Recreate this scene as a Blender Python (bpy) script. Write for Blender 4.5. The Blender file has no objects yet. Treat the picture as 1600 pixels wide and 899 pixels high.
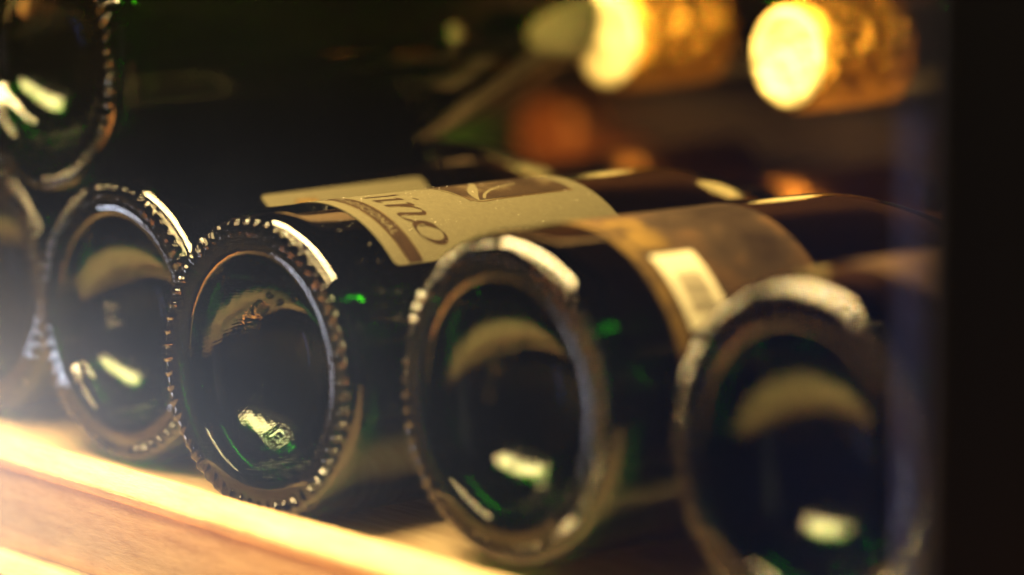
import bpy, bmesh, math, random
from mathutils import Vector, Matrix, Euler
random.seed(7)
S = bpy.context.scene
R = math.radians
PI = math.pi

# ------------------------------------------------------------------ camera
cam_d = bpy.data.cameras.new('camera'); cam = bpy.data.objects.new('camera', cam_d)
S.collection.objects.link(cam); S.camera = cam
cam.location = (0.6509, -0.4635, 0.1508)
cam.rotation_euler = (1.4068, 0.0070, 0.8744)
cam_d.sensor_width = 36; cam_d.lens = 120.87
cam_d.clip_start = 0.02; cam_d.clip_end = 50
cam_d.dof.use_dof = True
cam_d.dof.focus_distance = 0.832
cam_d.dof.aperture_fstop = 3.8
cam_d.dof.aperture_blades = 9

# ------------------------------------------------------------------ world
w = bpy.data.worlds.new('World'); S.world = w; w.use_nodes = True
w.node_tree.nodes['Background'].inputs[0].default_value = (0.35, 0.42, 0.70, 1)
w.node_tree.nodes['Background'].inputs[1].default_value = 0.003

# ------------------------------------------------------------------ lamps
def area(name, loc, size, sizey, power, color, rot):
    d = bpy.data.lights.new(name, 'AREA'); d.shape = 'RECTANGLE'
    d.size = size; d.size_y = sizey; d.energy = power; d.color = color
    o = bpy.data.objects.new(name, d); S.collection.objects.link(o)
    o.location = loc; o.rotation_euler = rot
    return o
WARM = (1.0, 0.71, 0.29)
# the cabinet's lamp above the front row, and an added one aimed at the gold caps
area('cabinet_lamp', (-0.02, 0.005, 0.27), 0.32, 0.042, 6.2, WARM, (R(2), 0, 0))
# the shop's display lamp in front of the door
area('display_lamp', (-0.02, -0.145, 0.30), 0.32, 0.09, 4.2, WARM, (R(-22), 0, 0))
area('caps_fill', (-0.06, 0.125, 0.145), 0.26, 0.012, 1.15, (1.0, 0.70, 0.24), (R(78), 0, 0))
# orange lamp of the compartment below, seen mirrored in the bottle bases
lo = area('lower_lamp', (-0.02, -0.125, -0.27), 0.50, 0.09, 2.2, (1.0, 0.34, 0.06), (0, 0, 0))
lo.rotation_euler = (Vector((.02, 0, 0)) - lo.location).to_track_quat('-Z', 'Y').to_euler()
# small cool lamp added outside, low at the left, to make the pane's veil
rl = area('veil_lamp', (-.93, -.53, -.255), .13, .13, 1.0, (.74, .81, 1.0), (0, 0, 0)); rl.data.shape = 'DISK'
rl.rotation_euler = (Vector((0, -.072, 0)) - rl.location).to_track_quat('-Z', 'Y').to_euler()
# added lamp that warms the cabinet's back wall
area('wall_fill', (-.60, .50, .45), .6, .20, 1.0, (1.0, .50, .12), (R(20), 0, 0))
# a cool vertical strip of light out in the room, mirrored in the pane beside the frame
st_ = area('room_strip', (-.250, -.650, -.17), .024, .34, .055, (.30, .38, 1.0), (0, 0, 0))
st_.rotation_euler = (Vector((.28, -.0725, -.03)) - st_.location).to_track_quat('-Z', 'Y').to_euler()

S.view_settings.view_transform = 'Standard'; S.view_settings.look = 'None'
S.view_settings.gamma = 1.0; S.view_settings.exposure = 0.0
S.cycles.max_bounces = 14; S.cycles.transmission_bounces = 12; S.cycles.glossy_bounces = 8
S.cycles.transparent_max_bounces = 12; S.cycles.diffuse_bounces = 3
S.cycles.sample_clamp_indirect = 6.0; S.cycles.blur_glossy = 0.3

# ------------------------------------------------------------------ materials
def newmat(name):
    m = bpy.data.materials.new(name); m.use_nodes = True
    nt = m.node_tree; return m, nt, nt.nodes['Principled BSDF']
def N(nt, t, **k):
    n = nt.nodes.new(t)
    for a, b in k.items(): setattr(n, a, b)
    return n
def math_n(nt, op, a, b=None, c=None):
    n = nt.nodes.new('ShaderNodeMath'); n.operation = op
    for i, v in enumerate((a, b, c)):
        if v is None: continue
        if isinstance(v, (int, float)): n.inputs[i].default_value = v
        else: nt.links.new(v, n.inputs[i])
    return n.outputs[0]
def ramp(nt, src, stops):
    r = nt.nodes.new('ShaderNodeValToRGB'); e = r.color_ramp.elements
    e[0].position, e[0].color = stops[0][0], (*stops[0][1], 1)
    e[1].position, e[1].color = stops[-1][0], (*stops[-1][1], 1)
    for p, c in stops[1:-1]:
        x = e.new(p); x.color = (*c, 1)
    nt.links.new(src, r.inputs[0]); return r.outputs[0]
def noise(nt, scale, detail=4, vec=None, rough=.55, mscale=None):
    n = nt.nodes.new('ShaderNodeTexNoise'); n.inputs['Scale'].default_value = scale
    n.inputs['Detail'].default_value = detail; n.inputs['Roughness'].default_value = rough
    tc = nt.nodes.new('ShaderNodeTexCoord'); v = tc.outputs['Object']
    if mscale:
        mp = nt.nodes.new('ShaderNodeMapping'); mp.inputs['Scale'].default_value = mscale
        nt.links.new(v, mp.inputs[0]); v = mp.outputs[0]
    nt.links.new(v, n.inputs['Vector']); return n.outputs['Fac']
def bump(nt, src, strength, dist, bsdf):
    b = nt.nodes.new('ShaderNodeBump'); b.inputs['Strength'].default_value = strength
    b.inputs['Distance'].default_value = dist
    nt.links.new(src, b.inputs['Height']); nt.links.new(b.outputs[0], bsdf.inputs['Normal'])
    return b

def mat_glass():
    m, nt, p = newmat('bottle glass')
    nt.nodes.remove(p)
    out = nt.nodes['Material Output']
    g = N(nt, 'ShaderNodeBsdfGlass'); g.inputs['IOR'].default_value = 1.52
    g.inputs['Roughness'].default_value = 0.0
    tc = N(nt, 'ShaderNodeTexCoord'); sp = N(nt, 'ShaderNodeSeparateXYZ')
    nt.links.new(tc.outputs['Object'], sp.inputs[0])
    x, y, z = sp.outputs
    r = math_n(nt, 'SQRT', math_n(nt, 'ADD', math_n(nt, 'MULTIPLY', x, x), math_n(nt, 'MULTIPLY', y, y)))
    th = math_n(nt, 'ARCTAN2', y, x)
    # machining marks of the mould: fine rings of dots in the punt
    rings = math_n(nt, 'SINE', math_n(nt, 'MULTIPLY', r, 2 * PI / 0.0011))
    dots = math_n(nt, 'SINE', math_n(nt, 'MULTIPLY', th, 150))
    pat = math_n(nt, 'ADD', math_n(nt, 'MULTIPLY', rings, 0.5), math_n(nt, 'MULTIPLY', math_n(nt, 'MULTIPLY', rings, dots), 0.8))
    msk = math_n(nt, 'MULTIPLY', math_n(nt, 'GREATER_THAN', r, 0.0165), math_n(nt, 'LESS_THAN', r, 0.0262))
    msk = math_n(nt, 'MULTIPLY', msk, math_n(nt, 'LESS_THAN', z, 0.03))
    wav = noise(nt, 40, 1)
    fine = noise(nt, 260, 3, mscale=(1, 1, .35))
    h = math_n(nt, 'ADD', math_n(nt, 'MULTIPLY', math_n(nt, 'MULTIPLY', pat, msk), 0.000009),
               math_n(nt, 'ADD', math_n(nt, 'MULTIPLY', wav, 0.00012), math_n(nt, 'MULTIPLY', fine, 0.000008)))
    b = nt.nodes.new('ShaderNodeBump'); b.inputs['Strength'].default_value = 1; b.inputs['Distance'].default_value = 1
    nt.links.new(h, b.inputs['Height']); nt.links.new(b.outputs[0], g.inputs['Normal'])
    nt.links.new(g.outputs[0], out.inputs['Surface'])
    v = N(nt, 'ShaderNodeVolumeAbsorption'); v.inputs['Color'].default_value = (0.46, 0.88, 0.0, 1)
    v.inputs['Density'].default_value = 1050
    nt.links.new(v.outputs[0], out.inputs['Volume'])
    return m
def simple(name, col, rough=.5, metal=0, spec=.5, nz=0, bmp=0, scale=400):
    m, nt, p = newmat(name)
    p.inputs['Base Color'].default_value = (*col, 1); p.inputs['Roughness'].default_value = rough
    p.inputs['Metallic'].default_value = metal; p.inputs['Specular IOR Level'].default_value = spec
    if nz or bmp:
        n = noise(nt, scale, 5)
        if nz:
            c = ramp(nt, n, [(.3, tuple(a * (1 - nz) for a in col)), (.7, tuple(min(1, a * (1 + nz)) for a in col))])
            nt.links.new(c, p.inputs['Base Color'])
        if bmp: bump(nt, n, 1, bmp, p)
    return m
def mat_wood(name, c1, c2, rough=.45, long=(1, 14, 14), sc=60):
    m, nt, p = newmat(name)
    n = noise(nt, sc, 7, mscale=long, rough=.65); f = noise(nt, sc * 9, 4, mscale=long)
    s = math_n(nt, 'ADD', math_n(nt, 'MULTIPLY', n, .75), math_n(nt, 'MULTIPLY', f, .25))
    nt.links.new(ramp(nt, s, [(.35, c1), (.5, tuple((a + b) / 2 for a, b in zip(c1, c2))), (.66, c2)]), p.inputs['Base Color'])
    p.inputs['Roughness'].default_value = rough
    bump(nt, s, 1, .0006, p)
    return m
M = {}
M['glass'] = mat_glass()
M['wine'] = simple('red wine', (.012, .005, .002), .07, spec=.3)
M['wood'] = mat_wood('oiled shelf wood', (.58, .38, .20), (.90, .70, .42), long=(2, 14, 14), sc=25)
M['darkwood'] = mat_wood('dark back wood', (.16, .070, .020), (.30, .14, .045), .5, sc=8)
M['rackwood'] = mat_wood('black stained rack wood', (.010, .005, .003), (.028, .013, .006), .5, sc=8)
M['paper'] = simple('cream label paper', (.066, .058, .031), .6, spec=.12, nz=.10, bmp=.00006, scale=900)
M['brownink'] = simple('brown label ink', (.016, .008, .003), .5, spec=.12, nz=.2)
M['goldline'] = simple('gold label foil', (.16, .10, .035), .3, metal=.8)
M['creamink'] = simple('cream lettering', (.085, .074, .040), .55, spec=.12)
M['gold'] = simple('gold capsule foil', (.70, .38, .06), .24, metal=1, bmp=.006, scale=170)
M['copper'] = simple('copper capsule foil', (.70, .26, .07), .3, metal=1, bmp=.002, scale=130)
M['bronze'] = simple('bronze capsule foil', (.25, .14, .04), .38, metal=1, bmp=.002, scale=130)
M['greenfoil'] = simple('green capsule foil', (.10, .30, .03), .3, metal=.8, bmp=.002, scale=130)
for k_, c_ in (('gold', (1.0, .84, .42)), ('bronze', (.040, .012, .002)), ('copper', (.42, .13, .025)), ('greenfoil', (.10, .32, .03))):
    M[k_ + '_top'] = simple(k_ + ' capsule end', c_, .45, metal=.5, spec=.15, bmp=.006, scale=110)
M['blackfoil'] = simple('dark bronze capsule foil', (.16, .062, .012), .32, metal=1, bmp=.002, scale=130)
M['white'] = simple('barcode sticker paper', (.55, .50, .34), .4)
M['ink'] = simple('barcode ink', (.05, .035, .02), .5)
M['frame'] = simple('black door frame metal', (.002, .002, .003), .5, spec=.1, nz=.3)
M['sheen_strip'] = simple('blue grey door seal', (.09, .11, .28), .5)  # blue of the mirrored light beside the post, put into this strip's colour
M['steel'] = simple('dark rack steel', (.05, .04, .03), .35, metal=1)
M['dust'] = simple('dust flakes', (.8, .75, .65), .8)

def mat_picture(name, cols, scale=70):
    m, nt, p = newmat(name)
    n = noise(nt, scale, 6, rough=.6)
    nt.links.new(ramp(nt, n, cols), p.inputs['Base Color']); p.inputs['Roughness'].default_value = .55; p.inputs['Specular IOR Level'].default_value = .12
    return m
M['picture'] = mat_picture('label landscape print', [(.38, (.011, .006, .003)), (.58, (.022, .013, .006)), (.66, (.050, .036, .018))], 90)
M['label2'] = mat_picture('brown vineyard label print', [(.35, (.012, .007, .004)), (.5, (.028, .018, .010)), (.62, (.060, .033, .014))], 60)
M['goldprint'] = mat_picture('gold ornament print', [(.4, (.05, .03, .010)), (.55, (.13, .08, .018))], 160)
M['label3'] = mat_picture('rose brown label print', [(.35, (.03, .018, .010)), (.6, (.06, .035, .02))], 60)

# door pane: clear, with a film put in to give the veil of light
def mat_pane():
    m, nt, p = newmat('door pane'); nt.nodes.remove(p); out = nt.nodes['Material Output']
    t = N(nt, 'ShaderNodeBsdfTransparent'); g = N(nt, 'ShaderNodeBsdfGlossy'); g.inputs['Roughness'].default_value = .02
    g2 = N(nt, 'ShaderNodeBsdfGlossy'); g2.distribution = 'BECKMANN'; g2.inputs['Roughness'].default_value = .295
    tr = N(nt, 'ShaderNodeBsdfTranslucent'); tr.inputs['Color'].default_value = (.8, .8, .8, 1)
    lw = N(nt, 'ShaderNodeLayerWeight'); lw.inputs['Blend'].default_value = .5
    fres = math_n(nt, 'ADD', math_n(nt, 'MULTIPLY', math_n(nt, 'POWER', lw.outputs['Facing'], 5), .96), .02)
    n = noise(nt, 30, 5, rough=.6)
    # haze of light at the pane's low left, put in as a pale spot (object space = metres)
    tc = N(nt, 'ShaderNodeTexCoord'); mp = N(nt, 'ShaderNodeMapping'); mp.inputs['Location'].default_value = (.045 / .15, 0, .014 / .07)
    mp.inputs['Scale'].default_value = (1 / .15, 0, 1 / .07); nt.links.new(tc.outputs['Object'], mp.inputs[0])
    gr = N(nt, 'ShaderNodeTexGradient', gradient_type='QUADRATIC_SPHERE'); nt.links.new(mp.outputs[0], gr.inputs[0])
    haze_blob = math_n(nt, 'MULTIPLY', gr.outputs['Fac'], math_n(nt, 'ADD', math_n(nt, 'MULTIPLY', n, .5), .75))
    film = math_n(nt, 'ADD', math_n(nt, 'MULTIPLY', haze_blob, .16), math_n(nt, 'MULTIPLY', n, .003))
    film2 = math_n(nt, 'ADD', math_n(nt, 'MULTIPLY', haze_blob, .05), math_n(nt, 'ADD', math_n(nt, 'MULTIPLY', n, .03), .022))
    df = N(nt, 'ShaderNodeBsdfDiffuse'); df.inputs['Color'].default_value = (.8, .8, .8, 1)
    dm = N(nt, 'ShaderNodeMixShader'); nt.links.new(tr.outputs[0], dm.inputs[1]); nt.links.new(df.outputs[0], dm.inputs[2])
    a = N(nt, 'ShaderNodeMixShader'); nt.links.new(film, a.inputs[0]); nt.links.new(t.outputs[0], a.inputs[1]); nt.links.new(dm.outputs[0], a.inputs[2])
    c = N(nt, 'ShaderNodeMixShader'); nt.links.new(film2, c.inputs[0]); nt.links.new(a.outputs[0], c.inputs[1]); nt.links.new(g2.outputs[0], c.inputs[2])
    b = N(nt, 'ShaderNodeMixShader'); nt.links.new(fres, b.inputs[0]); nt.links.new(c.outputs[0], b.inputs[1]); nt.links.new(g.outputs[0], b.inputs[2])
    nt.links.new(b.outputs[0], out.inputs['Surface'])
    return m
M['pane'] = mat_pane()

# ------------------------------------------------------------------ object helpers
C = S.collection
def empty(name, loc, label, cat, group=None, mat=None):
    o = bpy.data.objects.new(name, None); C.objects.link(o); o.empty_display_size = .02
    if mat is not None: o.matrix_world = mat
    else: o.location = loc
    o['label'] = label; o['category'] = cat
    if group: o['group'] = group
    return o
def mesh_obj(name, verts, faces, mat, parent=None, smooth=False, me=None):
    if me is None:
        me = bpy.data.meshes.new(name); me.from_pydata(verts, [], faces); me.materials.append(mat)
        if smooth: me.polygons.foreach_set('use_smooth', [True] * len(me.polygons))
        me.update()
    o = bpy.data.objects.new(name, me); C.objects.link(o)
    if parent: o.parent = parent
    return o
def box(name, lo, hi, mat, parent=None, bev=0.0, kind=None, seg=2):
    bm = bmesh.new(); bmesh.ops.create_cube(bm, size=1)
    for v in bm.verts:
        v.co = Vector([(lo[i] + hi[i]) / 2 + v.co[i] * (hi[i] - lo[i]) for i in range(3)])
    if bev: bmesh.ops.bevel(bm, geom=bm.edges[:], offset=bev, segments=seg, affect='EDGES', profile=.5)
    me = bpy.data.meshes.new(name); bm.to_mesh(me); bm.free(); me.materials.append(mat)
    o = bpy.data.objects.new(name, me); C.objects.link(o)
    if parent: o.parent = parent
    if kind: o['kind'] = kind
    return o
def tag(o, label, cat, group=None):
    o['label'] = label; o['category'] = cat
    if group: o['group'] = group
    return o

# ------------------------------------------------------------------ bottle geometry (metres, local z = axis from base to neck, local y = up)
RB = 0.0375
def smooth(a, b, x):
    t = max(0, min(1, (x - a) / (b - a))); return t * t * (3 - 2 * t)
def seg_d(px, py, s):
    x0, y0, x1, y1 = s; dx, dy = x1 - x0, y1 - y0
    L = dx * dx + dy * dy
    t = 0 if L == 0 else max(0, min(1, ((px - x0) * dx + (py - y0) * dy) / L))
    return math.hypot(px - x0 - t * dx, py - y0 - t * dy)
# raised mould marks in the punt: polylines in mm in the plane of the base, and their half width
MARKS = []
MARKS_IN = [
  ([(18.02, 9.35), (17.87, 10.52), (17.33, 11.03), (16.05, 9.4), (15.56, 9.92), (16.77, 11.21), (16.91, 11.71), (16.53, 11.96), (15.25, 10.1), (14.75, 10.68), (15.84, 12.08), (15.8, 12.58), (15.37, 12.77), (14.39, 11.3)], 0.3),
  ([(19.62, 7.51), (18.98, 8.01), (17.75, 6.55), (17.93, 5.9), (19.63, 6.52), (20.04, 6.03), (18.83, 4.9), (18.43, 4.58), (18.59, 4.19), (20.47, 5.21), (20.63, 4.73)], 0.3),
  ([(12.08, 14.39), (12.31, 14.13), (12.64, 13.92), (13.0, 13.83), (13.27, 13.89), (13.42, 14.06), (13.37, 14.32), (13.15, 14.59), (12.81, 14.79), (12.45, 14.88), (12.17, 14.83), (12.02, 14.65), (12.08, 14.39)], 0.18),
  ([(11.61, 12.63), (11.05, 13.17), (10.4, 13.28), (10.51, 12.88), (11.23, 12.49), (11.63, 12.13), (11.78, 12.32)], 0.3),
  ([(8.23, 13.56), (7.23, 14.32), (6.77, 14.19), (6.63, 13.81), (7.63, 13.28), (8.29, 13.45)], 0.3),
  ([(10.69, -19.55), (10.94, -18.97), (9.57, -16.87), (8.93, -16.82), (5.09, -18.34), (4.66, -18.97), (5.51, -21.48), (6.33, -21.72), (9.84, -20.26), (10.69, -19.55)], 0.26),
  ([(10.12, -19.52), (10.27, -19.02), (9.1, -17.3), (8.49, -17.35), (6.01, -18.43), (5.75, -18.96), (6.44, -20.91), (7.12, -21.02), (9.51, -20.0), (10.12, -19.52)], 0.26),
  ([(9.02, -19.75), (8.39, -19.31), (8.38, -18.7), (7.94, -18.6), (7.24, -19.01), (7.14, -19.91), (7.67, -19.75), (8.19, -19.54), (8.44, -20.01), (7.73, -20.41), (6.85, -20.4), (6.52, -19.4), (6.36, -18.93)], 0.26),
  ([(16.61, -8.5), (16.48, -8.7)], 0.26),
  ([(17.49, -10.68), (17.35, -10.87)], 0.26),
  ([(16.13, -11.07), (15.98, -11.26)], 0.26),
  ([(17.57, -11.82), (17.44, -12.01)], 0.26),
  ([(4.1, -19.25), (3.82, -19.41)], 0.26),
  ([(-4.44, -19.38), (-4.89, -19.49)], 0.26),
  ([(-3.26, -22.24), (-3.73, -22.35)], 0.26),
  ([(-2.64, -26.24), (-3.26, -26.29)], 0.26),
]
for pl_, wd_ in MARKS_IN:
    for a_, b_ in zip(pl_, pl_[1:]): MARKS.append((*a_, *b_, wd_))

def knurl(r, th):
    """60 curved ridges on the bearing ring, r in mm"""
    n = 60
    if r <= 31.6 or r >= 35.6: return 0
    q = (r - 31.6) / 4.0
    m = math.sin(PI * q) ** .8
    ph = th * n / (2 * PI) + (r - 33) * .09 + .05 * math.sin(th * 7.0)
    f = ph - math.floor(ph)
    d = abs(f - .5) * 2           # 0 on the ridge, 1 in the valley
    k = math.cos(PI / 2 * min(1, d / .60)) ** 2
    return 1.15 * m * k * (1 + .22 * math.sin(th * 13 + 1.3) + .14 * math.sin(math.floor(ph) * 5.1))
def pslope(r):
    u = min(.999, r / 27.6)
    return min(2.9, 1.02 * u / math.sqrt(1 - u * u))
PT = [0.0] * 541; z_ = 1.2
for i_ in range(540, -1, -1):
    PT[i_] = z_; z_ += (pslope((i_ - .5) * .05) if i_ else 0) * .05
def base_z(r):
    """outline of the base, mm: z of the surface at radius r (bearing ring at 0, punt positive)"""
    if r < 27:
        f = r / .05; i = int(f); return PT[i] + (PT[min(i + 1, 540)] - PT[i]) * (f - i)
    if r < 31:
        t = (r - 27) / 4.0
        return 1.2 * (1 - t) ** 4
    return 0
def bottle_outline(shoulder, total=.292):
    """(r, z) outside points from the heel up, m"""
    pts = []
    for i in range(1, 23):      # heel, an elliptic quarter round
        a = PI / 2 * i / 22
        pts.append((.0343 + .0032 * math.sin(a), .0075 * (1 - math.cos(a))))
    for z in (.010, .013, .018, .03, .05, .075): pts.append((RB, z))
    pts.append((RB, shoulder))
    nk = .0148; z1 = shoulder + .085
    for i in range(1, 23):
        t = i / 22; s_ = t * t * (3 - 2 * t)
        pts.append((RB + (nk - RB) * (s_ * .75 + .25 * t ** 1.3), shoulder + (z1 - shoulder) * t))
    pts += [(.0142, z1 + .02), (.0140, total - .022), (.0146, total - .020), (.0148, total - .006), (.0132, total)]
    pts += [(.0095, total), (.0090, total - .002), (.0001, total - .002)]
    return pts
_cache = {}
def glass_mesh(shoulder, detail=True):
    key = ('g', shoulder, detail)
    if key in _cache: return _cache[key]
    NA = 960 if detail else 240
    rs = []
    if detail:
        r = .3
        while r < 27: rs.append(r); r += .3 if r < 6 else (.16 if r < 15 else .10)
        r = 27
        while r < 34.3: rs.append(r); r += .2
    else:
        rs = [.3] + [i * 1.5 for i in range(1, 18)] + [27 + .5 * i for i in range(0, 15)]
    cs = [(math.cos(2 * PI * i / NA), math.sin(2 * PI * i / NA)) for i in range(NA)]
    verts = []
    marks = MARKS
    for r in rs:
        z = base_z(r); rowk = r > 30
        near = detail and r < 26
        for i in range(NA):
            c, s = cs[i]; x, y = r * c, r * s; h = 0
            if rowk: h = knurl(r, 2 * PI * i / NA)
            verts.append((x, y, z - h))
    if detail:                        # emboss the marks: only the vertices near them are touched
        ring_of = {}
        for mk in marks:
            x0, y0, x1, y1, wd = mk; reach = wd * 1.5
            cx, cy = (x0 + x1) / 2, (y0 + y1) / 2; hl = math.hypot(x1 - x0, y1 - y0) / 2 + reach
            rc = math.hypot(cx, cy); sec = math.sqrt(1 + pslope(rc) ** 2); ux, uy = cx / rc, cy / rc
            def loc(x, y):        # measured on the sloping wall of the punt, not in plan
                return ((x - cx) * ux + (y - cy) * uy) * sec, -(x - cx) * uy + (y - cy) * ux
            sg = (*loc(x0, y0), *loc(x1, y1))
            for k, r in enumerate(rs):
                if r < rc - hl or r > rc + hl or r > 26.8: continue
                ta = math.atan2(cy, cx); sp_ = hl / r
                i0 = int((ta - sp_) / (2 * PI) * NA) - 1; i1 = int((ta + sp_) / (2 * PI) * NA) + 2
                for i in range(i0, i1 + 1):
                    idx = k * NA + i % NA
                    vx, vy = verts[idx][0], verts[idx][1]
                    d = seg_d(*loc(vx, vy), sg)
                    if d < reach:
                        h = .30 * (1 - smooth(wd * .2, reach, d)) * sec
                        if h > ring_of.get(idx, 0): ring_of[idx] = h
        for idx, h in ring_of.items():
            v = verts[idx]; verts[idx] = (v[0], v[1], v[2] - h)
    verts = [(v[0] * .001, v[1] * .001, v[2] * .001) for v in verts]
    out = bottle_outline(shoulder)
    for (r, z) in out:
        for i in range(NA):
            c, s = cs[i]
            h = 0
            if z < .0062 and r < .03635:
                h = knurl(r * 1000, 2 * PI * i / NA) * .001
            verts.append((r * c, r * s, z - h))
    nr = len(rs) + len(out)
    faces = []
    for k in range(nr - 1):
        a = k * NA; b = a + NA
        for i in range(NA):
            j = (i + 1) % NA
            faces.append((a + j, a + i, b + i, b + j))
    cidx = len(verts); verts.append((0, 0, base_z(0) * .001))
    for i in range(NA): faces.append((cidx, i, (i + 1) % NA))
    tidx = len(verts); verts.append((0, 0, out[-1][1])); a = (nr - 1) * NA
    for i in range(NA): faces.append((tidx, a + (i + 1) % NA, a + i))
    me = bpy.data.meshes.new('glass'); me.from_pydata(verts, [], faces); me.materials.append(M['glass'])
    me.polygons.foreach_set('use_smooth', [True] * len(me.polygons)); me.update()
    bm = bmesh.new(); bm.from_mesh(me); bmesh.ops.recalc_face_normals(bm, faces=bm.faces); bm.to_mesh(me); bm.free()
    _cache[key] = me; return me
def wine_mesh(shoulder, fill=.020):
    key = ('w', shoulder, fill)
    if key in _cache: return _cache[key]
    prof = []
    for k in range(28):                                   # 3.4 mm of glass over the punt
        r = .3 + k * 1.0; sl = pslope(r); q = math.sqrt(1 + sl * sl); T = 3.4 if r < 25 else 3.4
        rr = r + T * sl / q
        if rr < 30.5 and r < 26: prof.append((rr * .001, (base_z(r) + T / q) * .001))
    prof[0] = (.0003, (base_z(0) + 3.4) * .001)
    prof += [(.0302, .0036)]
    prof += [(.0322, .0034), (.0338, .0058), (.0349, .0100), (.0352, .016), (.0348, .03), (.0348, shoulder)]
    nk = .0148; z1 = shoulder + .085
    for i in range(1, 23):
        t = i / 22; s_ = t * t * (3 - 2 * t)
        prof.append((RB + (nk - RB) * (s_ * .75 + .25 * t ** 1.3) - .0027, shoulder + (z1 - shoulder) * t))
    prof += [(.0105, z1 + .02), (.0100, .245), (.0001, .245)]
    NA = 96; verts = []
    for r, z in prof:
        for i in range(NA):
            a = 2 * PI * i / NA; x, y = r * math.cos(a), r * math.sin(a)
            if fill is not None: y = min(y, fill + .0000001 * x)
            verts.append((x, y, z))
    faces = []
    for k in range(len(prof) - 1):
        for i in range(NA):
            j = (i + 1) % NA; faces.append((k * NA + j, k * NA + i, (k + 1) * NA + i, (k + 1) * NA + j))
    faces.append(tuple(range(NA))); faces.append(tuple((len(prof) - 1) * NA + i for i in reversed(range(NA))))
    me = bpy.data.meshes.new('wine'); me.from_pydata(verts, [], faces); me.materials.append(M['wine']); me.update()
    me.polygons.foreach_set('use_smooth', [True] * len(me.polygons))
    _cache[key] = me; return me

def lathe(name, prof, mat, parent, n=64, crumple=0):
    verts = []; rnd = random.Random(5)
    for r, z in prof:
        for i in range(n):
            a = 2 * PI * i / n; rr = r * (1 + crumple * (rnd.random() - .5))
            verts.append((rr * math.cos(a), rr * math.sin(a), z))
    faces = []
    for k in range(len(prof) - 1):
        for i in range(n):
            j = (i + 1) % n; faces.append((k * n + i, k * n + j, (k + 1) * n + j, (k + 1) * n + i))
    faces.append(tuple(reversed(range(n)))); faces.append(tuple((len(prof) - 1) * n + i for i in range(n)))
    return mesh_obj(name, verts, faces, mat, parent, True)

# ---- things wrapped on the body: s = mm round the body from the top towards +X, t = mm from the base
def wrap(s, t, lift, rad=RB * 1000):
    a = s / 37.6; r = rad + lift
    return (-math.sin(a) * r * .001, math.cos(a) * r * .001, t * .001)
def patch(name, s0, s1, t0, t1, lift, mat, parent, rc=0.0, thick=.12, ns=None):
    """a sheet of paper with rounded corners, real thickness"""
    ns = ns or max(4, int((s1 - s0) / 1.0)); nt_ = 24
    verts = []; faces = []
    def span(s):
        if rc <= 0: return t0, t1
        d = min(s - s0, s1 - s)
        if d >= rc: return t0, t1
        q = rc - math.sqrt(max(0, rc * rc - (rc - d) ** 2)); return t0 + q, t1 - q
    svals = [s0 + (s1 - s0) * i / ns for i in range(ns + 1)]
    if rc > 0:
        svals = sorted(set([round(x, 4) for x in svals] + [round(s0 + rc * (1 - math.cos(PI / 2 * i / 8)), 4) for i in range(9)] + [round(s1 - rc * (1 - math.cos(PI / 2 * i / 8)), 4) for i in range(9)]))
    n = len(svals)
    for L in (lift + thick, lift):
        for s in svals:
            a, b = span(s)
            for j in range(nt_ + 1): verts.append(wrap(s, a + (b - a) * j / nt_, L))
    W_ = nt_ + 1; off = n * W_
    for i in range(n - 1):
        for j in range(nt_):
            a = i * W_ + j
            faces.append((a, a + 1, a + W_ + 1, a + W_)); faces.append((off + a, off + a + W_, off + a + W_ + 1, off + a + 1))
    for i in range(n - 1):
        for j in (0, nt_):
            a = i * W_ + j; f = (a, a + W_, off + a + W_, off + a); faces.append(f if j == 0 else f[::-1])
    for i in (0, n - 1):
        for j in range(nt_):
            a = i * W_ + j; faces.append((a, off + a, off + a + 1, a + 1))
    return mesh_obj(name, verts, faces, mat, parent)
def ribbons(name, strokes, lift, mat, parent):
    """strokes: list of (centre points, half-width vectors)"""
    verts = []; faces = []
    for pts, nib in strokes:
        base = len(verts)
        for k, p in enumerate(pts):
            nx, ny = nib[k] if isinstance(nib, list) else nib
            verts.append(wrap(p[0] + nx, p[1] + ny, lift)); verts.append(wrap(p[0] - nx, p[1] - ny, lift))
        for k in range(len(pts) - 1):
            a = base + 2 * k; faces.append((a, a + 1, a + 3, a + 2))
    return mesh_obj(name, verts, faces, mat, parent)
def curve(ctrl, n=14):
    """Catmull-Rom through the control points"""
    P = [ctrl[0]] + list(ctrl) + [ctrl[-1]]; out = []
    for i in range(1, len(P) - 2):
        for k in range(n):
            t = k / n; a, b, c, d = P[i - 1], P[i], P[i + 1], P[i + 2]
            out.append(tuple(.5 * (2 * b[q] + (c[q] - a[q]) * t + (2 * a[q] - 5 * b[q] + 4 * c[q] - d[q]) * t * t + (3 * b[q] - a[q] - 3 * c[q] + d[q]) * t ** 3) for q in (0, 1)))
    out.append(tuple(ctrl[-1])); return out
def text_wrap(name, body, s0, t0, size, lift, mat, parent, spacing=1.0, squeeze=1.0):
    cu = bpy.data.curves.new(name, 'FONT'); cu.body = body; cu.size = size; cu.space_character = spacing
    o = bpy.data.objects.new(name, cu); C.objects.link(o)
    dg = bpy.context.evaluated_depsgraph_get(); dg.update()
    me = bpy.data.meshes.new_from_object(o.evaluated_get(dg)); bpy.data.objects.remove(o)
    bm = bmesh.new(); bm.from_mesh(me)
    for v in bm.verts: v.co = Vector(wrap(s0 + v.co.x * squeeze, t0 + v.co.y, lift))
    bm.to_mesh(me); bm.free(); me.materials.clear(); me.materials.append(mat)
    ob = bpy.data.objects.new(name, me); C.objects.link(ob); ob.parent = parent
    return ob

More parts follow.
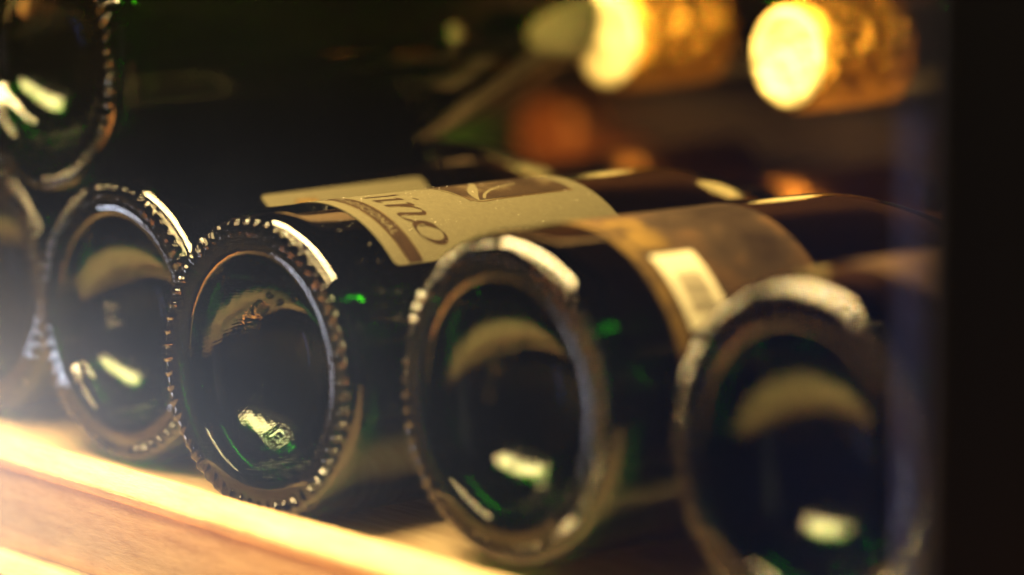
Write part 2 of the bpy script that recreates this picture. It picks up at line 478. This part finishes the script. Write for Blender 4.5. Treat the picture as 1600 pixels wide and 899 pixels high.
def frame_at(cx, cy, cz, yaw, pit):
    z = Vector((math.sin(yaw) * math.cos(pit), math.cos(yaw) * math.cos(pit), math.sin(pit)))
    x = Vector((0, 0, 1)).cross(z).normalized(); y = z.cross(x).normalized()
    m = Matrix((x, y, z)).transposed().to_4x4(); m.translation = (cx, cy, cz); return m
def bottle(pos, yaw, pit, label, shoulder=.105, roll=0, detail=True, fill=.020, cap='blackfoil', group='dark green wine bottles lying base outward', neck_out=False):
    fm = frame_at(*pos, yaw, pit)
    t = empty('wine_bottle', None, label, 'wine bottle', group, mat=fm)
    g = mesh_obj('glass', None, None, None, t, me=glass_mesh(shoulder, detail)); g.rotation_euler = (0, 0, roll)
    wn = mesh_obj('wine', None, None, None, t, me=wine_mesh(shoulder, fill))
    zc = .292
    lathe('capsule', [(.0150, zc - .058), (.0151, zc - .03), (.0154, zc - .021), (.0156, zc - .005), (.0150, zc + .0006), (.0140, zc + .0012)], M[cap], t, 96)
    return t

# ------------------------------------------------------------------ cabinet
ZS = -0.0377
# lower shelf with its lit front lip
sh = empty('wooden_shelf', (0, 0, ZS), 'light wooden shelf with bright front lip under the lower row of bottles', 'shelf')
def child_box(name, lo, hi, mat, par, **k):
    b = box(name, lo, hi, mat, None, **k); b.parent = par
    b.matrix_parent_inverse = Matrix.Translation(-par.location) if par.rotation_euler.x == 0 else par.matrix_world.inverted()
    return b
child_box('board', (-.62, -.0108, ZS - .018), (.30, .657, ZS), M['wood'], sh, bev=.001)
# front lip: an angled bright chamfer, a vertical face and a small foot ledge, one moulding
def moulding(name, prof, x0, x1, mat, par, n=900):
    verts = []; faces = []; rn = random.Random(4); dy = dz = 0
    for i in range(n + 1):
        x = x0 + (x1 - x0) * i / n
        dz = dz * .8 + rn.gauss(0, .00003); dy = dy * .9 + rn.gauss(0, .00003); nick = .0003 * max(0, rn.random() - .93) / .07
        for q_, (y, z) in enumerate(prof):
            e_ = 1 if 0 < q_ < len(prof) - 1 else 0
            verts.append((x, y + e_ * dy, z + e_ * (dz - (nick if q_ in (2, 3) else 0))))
    k = len(prof)
    for i in range(n):
        for j in range(k):
            a = i * k + j; b = i * k + (j + 1) % k
            faces.append((a, b, b + k, a + k))
    faces.append(tuple(range(k))); faces.append(tuple(n * k + q for q in reversed(range(k))))
    o = mesh_obj(name, verts, faces, mat, None)
    bm = bmesh.new(); bm.from_mesh(o.data); bmesh.ops.recalc_face_normals(bm, faces=bm.faces); bm.to_mesh(o.data); bm.free()
    o.parent = par; o.matrix_parent_inverse = Matrix.Translation(-par.location)
    return o
moulding('front_lip', [(-.0112, ZS - .018), (-.0112, -.0292), (-.0118, -.0285), (-.0128, -.0284), (-.0178, -.0325), (-.0181, -.0332), (-.0181, -.0346), (-.0176, -.0350), (-.0171, -.0354), (-.0171, ZS - .018)], -.62, .30, M['wood'], sh)
moulding('foot_ledge', [(-.0112, ZS - .0183), (-.0225, ZS - .0183), (-.0260, ZS - .0215), (-.0260, ZS - .030), (-.0112, ZS - .030)], -.62, .30, M['wood'], sh)
# cabinet shell
box('back_wall', (-.95, .66, -.25), (.70, .68, .75), M['darkwood'], kind='structure')
box('side_wall', (-.97, -.03, -.25), (-.95, .66, .75), M['darkwood'], kind='structure')
box('cabinet_floor', (-.95, -.03, -.27), (.70, .66, -.25), M['darkwood'], kind='structure')
# rear rack shelf that carries the neck-out bottles
tag(box('rear_shelf', (-.94, .36, .0), (.60, .60, .0205), M['rackwood'], bev=.002), 'dark rear shelf carrying the gold capped bottles', 'shelf')

# door: pane and post
tag(box('glass_pane', (-.60, -.0745, -.22), (.2785, -.0705, .40), M['pane']), 'glass door pane in front of the bottles, veil of light put into its film', 'glass pane')
fr = empty('door_frame', (.247, -.04, -.22), 'black vertical door frame at the right edge of the glass', 'door frame')
child_box('post', (.2790, -.0700, -.25), (.38, -.050, .42), M['frame'], fr, bev=.002)
child_box('sheen_strip', (.2765, -.0680, -.25), (.2788, -.0530, .42), M['sheen_strip'], fr, bev=.0008)  # narrow edge strip added to carry the blue reflection as colour

# ------------------------------------------------------------------ bottles of the lower row
B1 = bottle((0, 0, 0), -.037, -.012, 'sharp dark green bottle in focus with cream label and stamped square in its base', shoulder=.128, roll=0)
B2 = bottle((.0798, .0092, .0027 - .0002), -.008, -.007, 'blurred bottle just right of the sharp one with white barcode sticker on brown label', shoulder=.100, roll=R(-25))
B3 = bottle((.1597, .0213, .0010), -.053, .006, 'largest most blurred bottle base beside the black door frame', shoulder=.105, roll=R(140))
B0 = bottle((-.077, .012, -.0001), -.02, 0, 'blurred bottle directly left of the sharp one with a curved cream highlight', shoulder=.105, roll=R(60))
BL = bottle((-.156, .018, 0), -.02, 0, 'bottle cut off by the left edge of the photo in the lower row', shoulder=.105, roll=R(200))
BU = bottle((-.117, .016, .0655), -.01, 0, 'bottle lying in the gap on top of two lower bottles at upper left', shoulder=.105, roll=R(100))

# label of the sharp bottle
lb = patch('label', -46, 31.0, 20.6, 97, .06, M['paper'], B1, rc=1.6)
patch('band', -44, 31.0 - .3, 25.0, 29.2, .20, M['brownink'], lb, thick=.03)
gl = [([(-44 + k * 1.5, q) for k in range(50)], (0, .12)) for q in (24.8, 29.45)]
ribbons('gold_line', gl, .25, M['goldline'], lb)
text_wrap('lettering', 'TRADICIONAL', -3.2, 25.75, 3.3, .27, M['creamink'], lb, spacing=1.18)
nib = (.62, .22)
st = []
st.append((curve([(1.0, 43.5), (1.3, 40), (.8, 33.4)]), (.55, .14)))                                  # stem before the i
st.append((curve([(4.0, 40.4), (5.0, 41.2), (5.3, 40.4), (4.7, 33.8), (5.3, 33.1), (6.3, 34.2)]), (.55, .12)))   # i
st.append((curve([(6.3, 44.3), (6.7, 44.9)]), (.62, .22)))                                            # its dot
st.append((curve([(8.3, 40.4), (9.3, 41.2), (9.6, 40.4), (8.8, 33.3)]), (.58, .14)))                  # n, first stem
st.append((curve([(9.1, 36.0), (10.8, 39.6), (12.9, 41.3), (14.3, 41.0), (14.7, 39.6), (13.8, 34.2), (14.4, 33.0), (15.8, 33.2), (17.6, 35.2)]), (.60, .12)))
ov = []
for k in range(64):
    a = PI * .75 + 2 * PI * k / 56; q = k / 64
    rx, ry = 4.1 - .9 * q, 4.0 - .7 * q
    x = rx * math.cos(a); y = ry * math.sin(a); ov.append((22.2 + x + .22 * y, 37.2 + y * .98))
st.append((ov, (.66, .20)))
ov2 = []
for k in range(46):
    a = PI * 1.15 - 2 * PI * k / 52; x = 2.9 * math.cos(a); y = 3.2 * math.sin(a)
    ov2.append((22.6 + x + .25 * y, 36.9 + y))
st.append((ov2, (.16, .06)))
st.append((curve([(18.2, 35.3), (20.5, 33.6), (24, 33.4), (27.2, 35.4)]), (.10, .10)))
ribbons('script_word', st, .26, M['brownink'], lb)
ribbons('gold_line', [([(p[0] + .75, p[1] + .05) for p in s_[0]], (.09, .02)) for s_ in st[1:6]], .245, M['goldline'], lb)
pc = patch('picture', -40, 11.5, 58, 92, .20, M['picture'], lb, thick=.03)
ribbons('gold_line', [(curve([(-20, 57.6), (-6, 57.4), (4, 57.0), (9, 58.2), (12.2, 60), (11.9, 70), (11.6, 92)]), (.16, .16))], .26, M['goldline'], lb)
ribbons('feather_print', [(curve([(12, 60.5), (8, 62), (3, 66), (-4, 72)]), [(.1 + .9 * math.sin(PI * k / 42), .9 * math.sin(PI * k / 42)) for k in range(43)]), (curve([(11, 63), (8, 66), (5, 72), (3, 80)]), (.3, .25))], .265, M['creamink'], lb)

# label and barcode of the second bottle
l2 = patch('label', -40, 52, 20.8, 70.5, .06, M['label2'], B2, rc=1.5)
patch('border', -39, 51, 21.6, 24.4, .20, M['goldprint'], l2, thick=.03)
patch('ornament', 2, 19, 25.5, 36, .20, M['goldprint'], l2, rc=4, thick=.03)
bc = patch('barcode_sticker', 20.6, 41, 26.3, 38.8, .24, M['white'], l2, thick=.06)
brs = []; s_ = 27.0; rb = random.Random(3)
while s_ < 37.5:
    wd = rb.choice((.12, .12, .22, .34)); brs.append(([(s_, 28.5 + .4), (s_, 36.5)], (wd / 2 + .05, 0))); s_ += wd + rb.choice((.2, .3, .45))
ribbons('bars', brs, .32, M['ink'], bc)
# labels of the neighbours
patch('label', -34, 34, 20.5, 92, .06, M['label3'], B3, rc=1.5)
l0 = patch('label', 22, 62, 31, 84, .06, M['paper'], B0, rc=1.5)
patch('print', 25, 55, 40, 47, .20, M['goldprint'], l0, thick=.03)
patch('label', -38, 30, 20.5, 78, .06, M['paper'], BL, rc=1.5)

# ------------------------------------------------------------------ neck-out bottles on the rear shelf
rear = [(-.025, .0585, 'gold', 'gold foil bottle cap nearest the black frame at upper right'),
        (-.1005, .0585, 'gold', 'gold foil bottle cap at upper centre, second from the black frame'),
        (-.176, .0585, 'bronze', 'dim bronze capped bottle third from the black frame'),
        (-.2515, .0585, 'bronze', 'dim bronze capped bottle fourth from the black frame'),
        (-.327, .0585, 'bronze', 'dim brown capped bottle farthest left on the rear shelf')]
low = [(-.299, 'copper', 'copper capped bottle end low in the background between the gold caps and the cream label'),
       (-.375, 'greenfoil', 'green capped bottle end low in the background, left of the copper one')]
for row, (x, mt, lab) in [(1, q) for q in low] + [(0, (q[0], q[2], q[3])) for q in rear]:
    z = .0205 + RB + .0002 if row == 0 else 0
    yy = .20 if row == 0 else .345
    # the cap faces -Y: local z (base to neck) points towards -Y
    m = Matrix(((1, 0, 0), (0, 0, -1), (0, 1, 0))).to_4x4(); m.translation = (x, yy + .2932, z)
    t = empty('wine_bottle', None, lab, 'wine bottle', 'bottles lying neck outward on the rear shelf', mat=m)
    mesh_obj('glass', None, None, None, t, me=glass_mesh(.105, False)); mesh_obj('wine', None, None, None, t, me=wine_mesh(.105, .020))
    zc = .292
    lathe('capsule', [(.0149, zc - .037), (.0150, zc - .034), (.0151, zc - .03), (.0156, zc - .021), (.0158, zc - .005), (.0150, zc + .0006), (.0140, zc + .0012)], M[mt], t, 96, crumple=.03)
    lathe('capsule_top', [(.0138, zc + .0009), (.0136, zc + .0018), (.0110, zc + .0019), (.0100, zc + .0014), (.002, zc + .0014)], M[mt + '_top'], t, 64)

# ------------------------------------------------------------------ dust on the pane
bm = bmesh.new(); rd = random.Random(11); bm1 = B1.matrix_world
for k in range(170):
    if rd.random() < .75: sx, ty, lf = rd.uniform(-12, 30), rd.uniform(22, 95), .30
    else: sx, ty, lf = rd.uniform(0, 45), rd.uniform(9, 20), .03
    c_ = bm1 @ Vector(wrap(sx, ty, lf)); s = rd.choice((.00004, .00005, .00007, .00010))
    bmesh.ops.create_icosphere(bm, subdivisions=1, radius=1, matrix=Matrix.Translation(c_) @ Matrix.Rotation(rd.random() * 3, 4, 'Z') @ Matrix.Diagonal((s * rd.uniform(.6, 2.2), s, s * .5, 1)))
me = bpy.data.meshes.new('dust'); bm.to_mesh(me); bm.free(); me.materials.append(M['dust'])
o = bpy.data.objects.new('dust', me); C.objects.link(o); tag(o, 'tiny pale dust specks on the label and glass of the sharp bottle', 'dust'); o['kind'] = 'stuff'
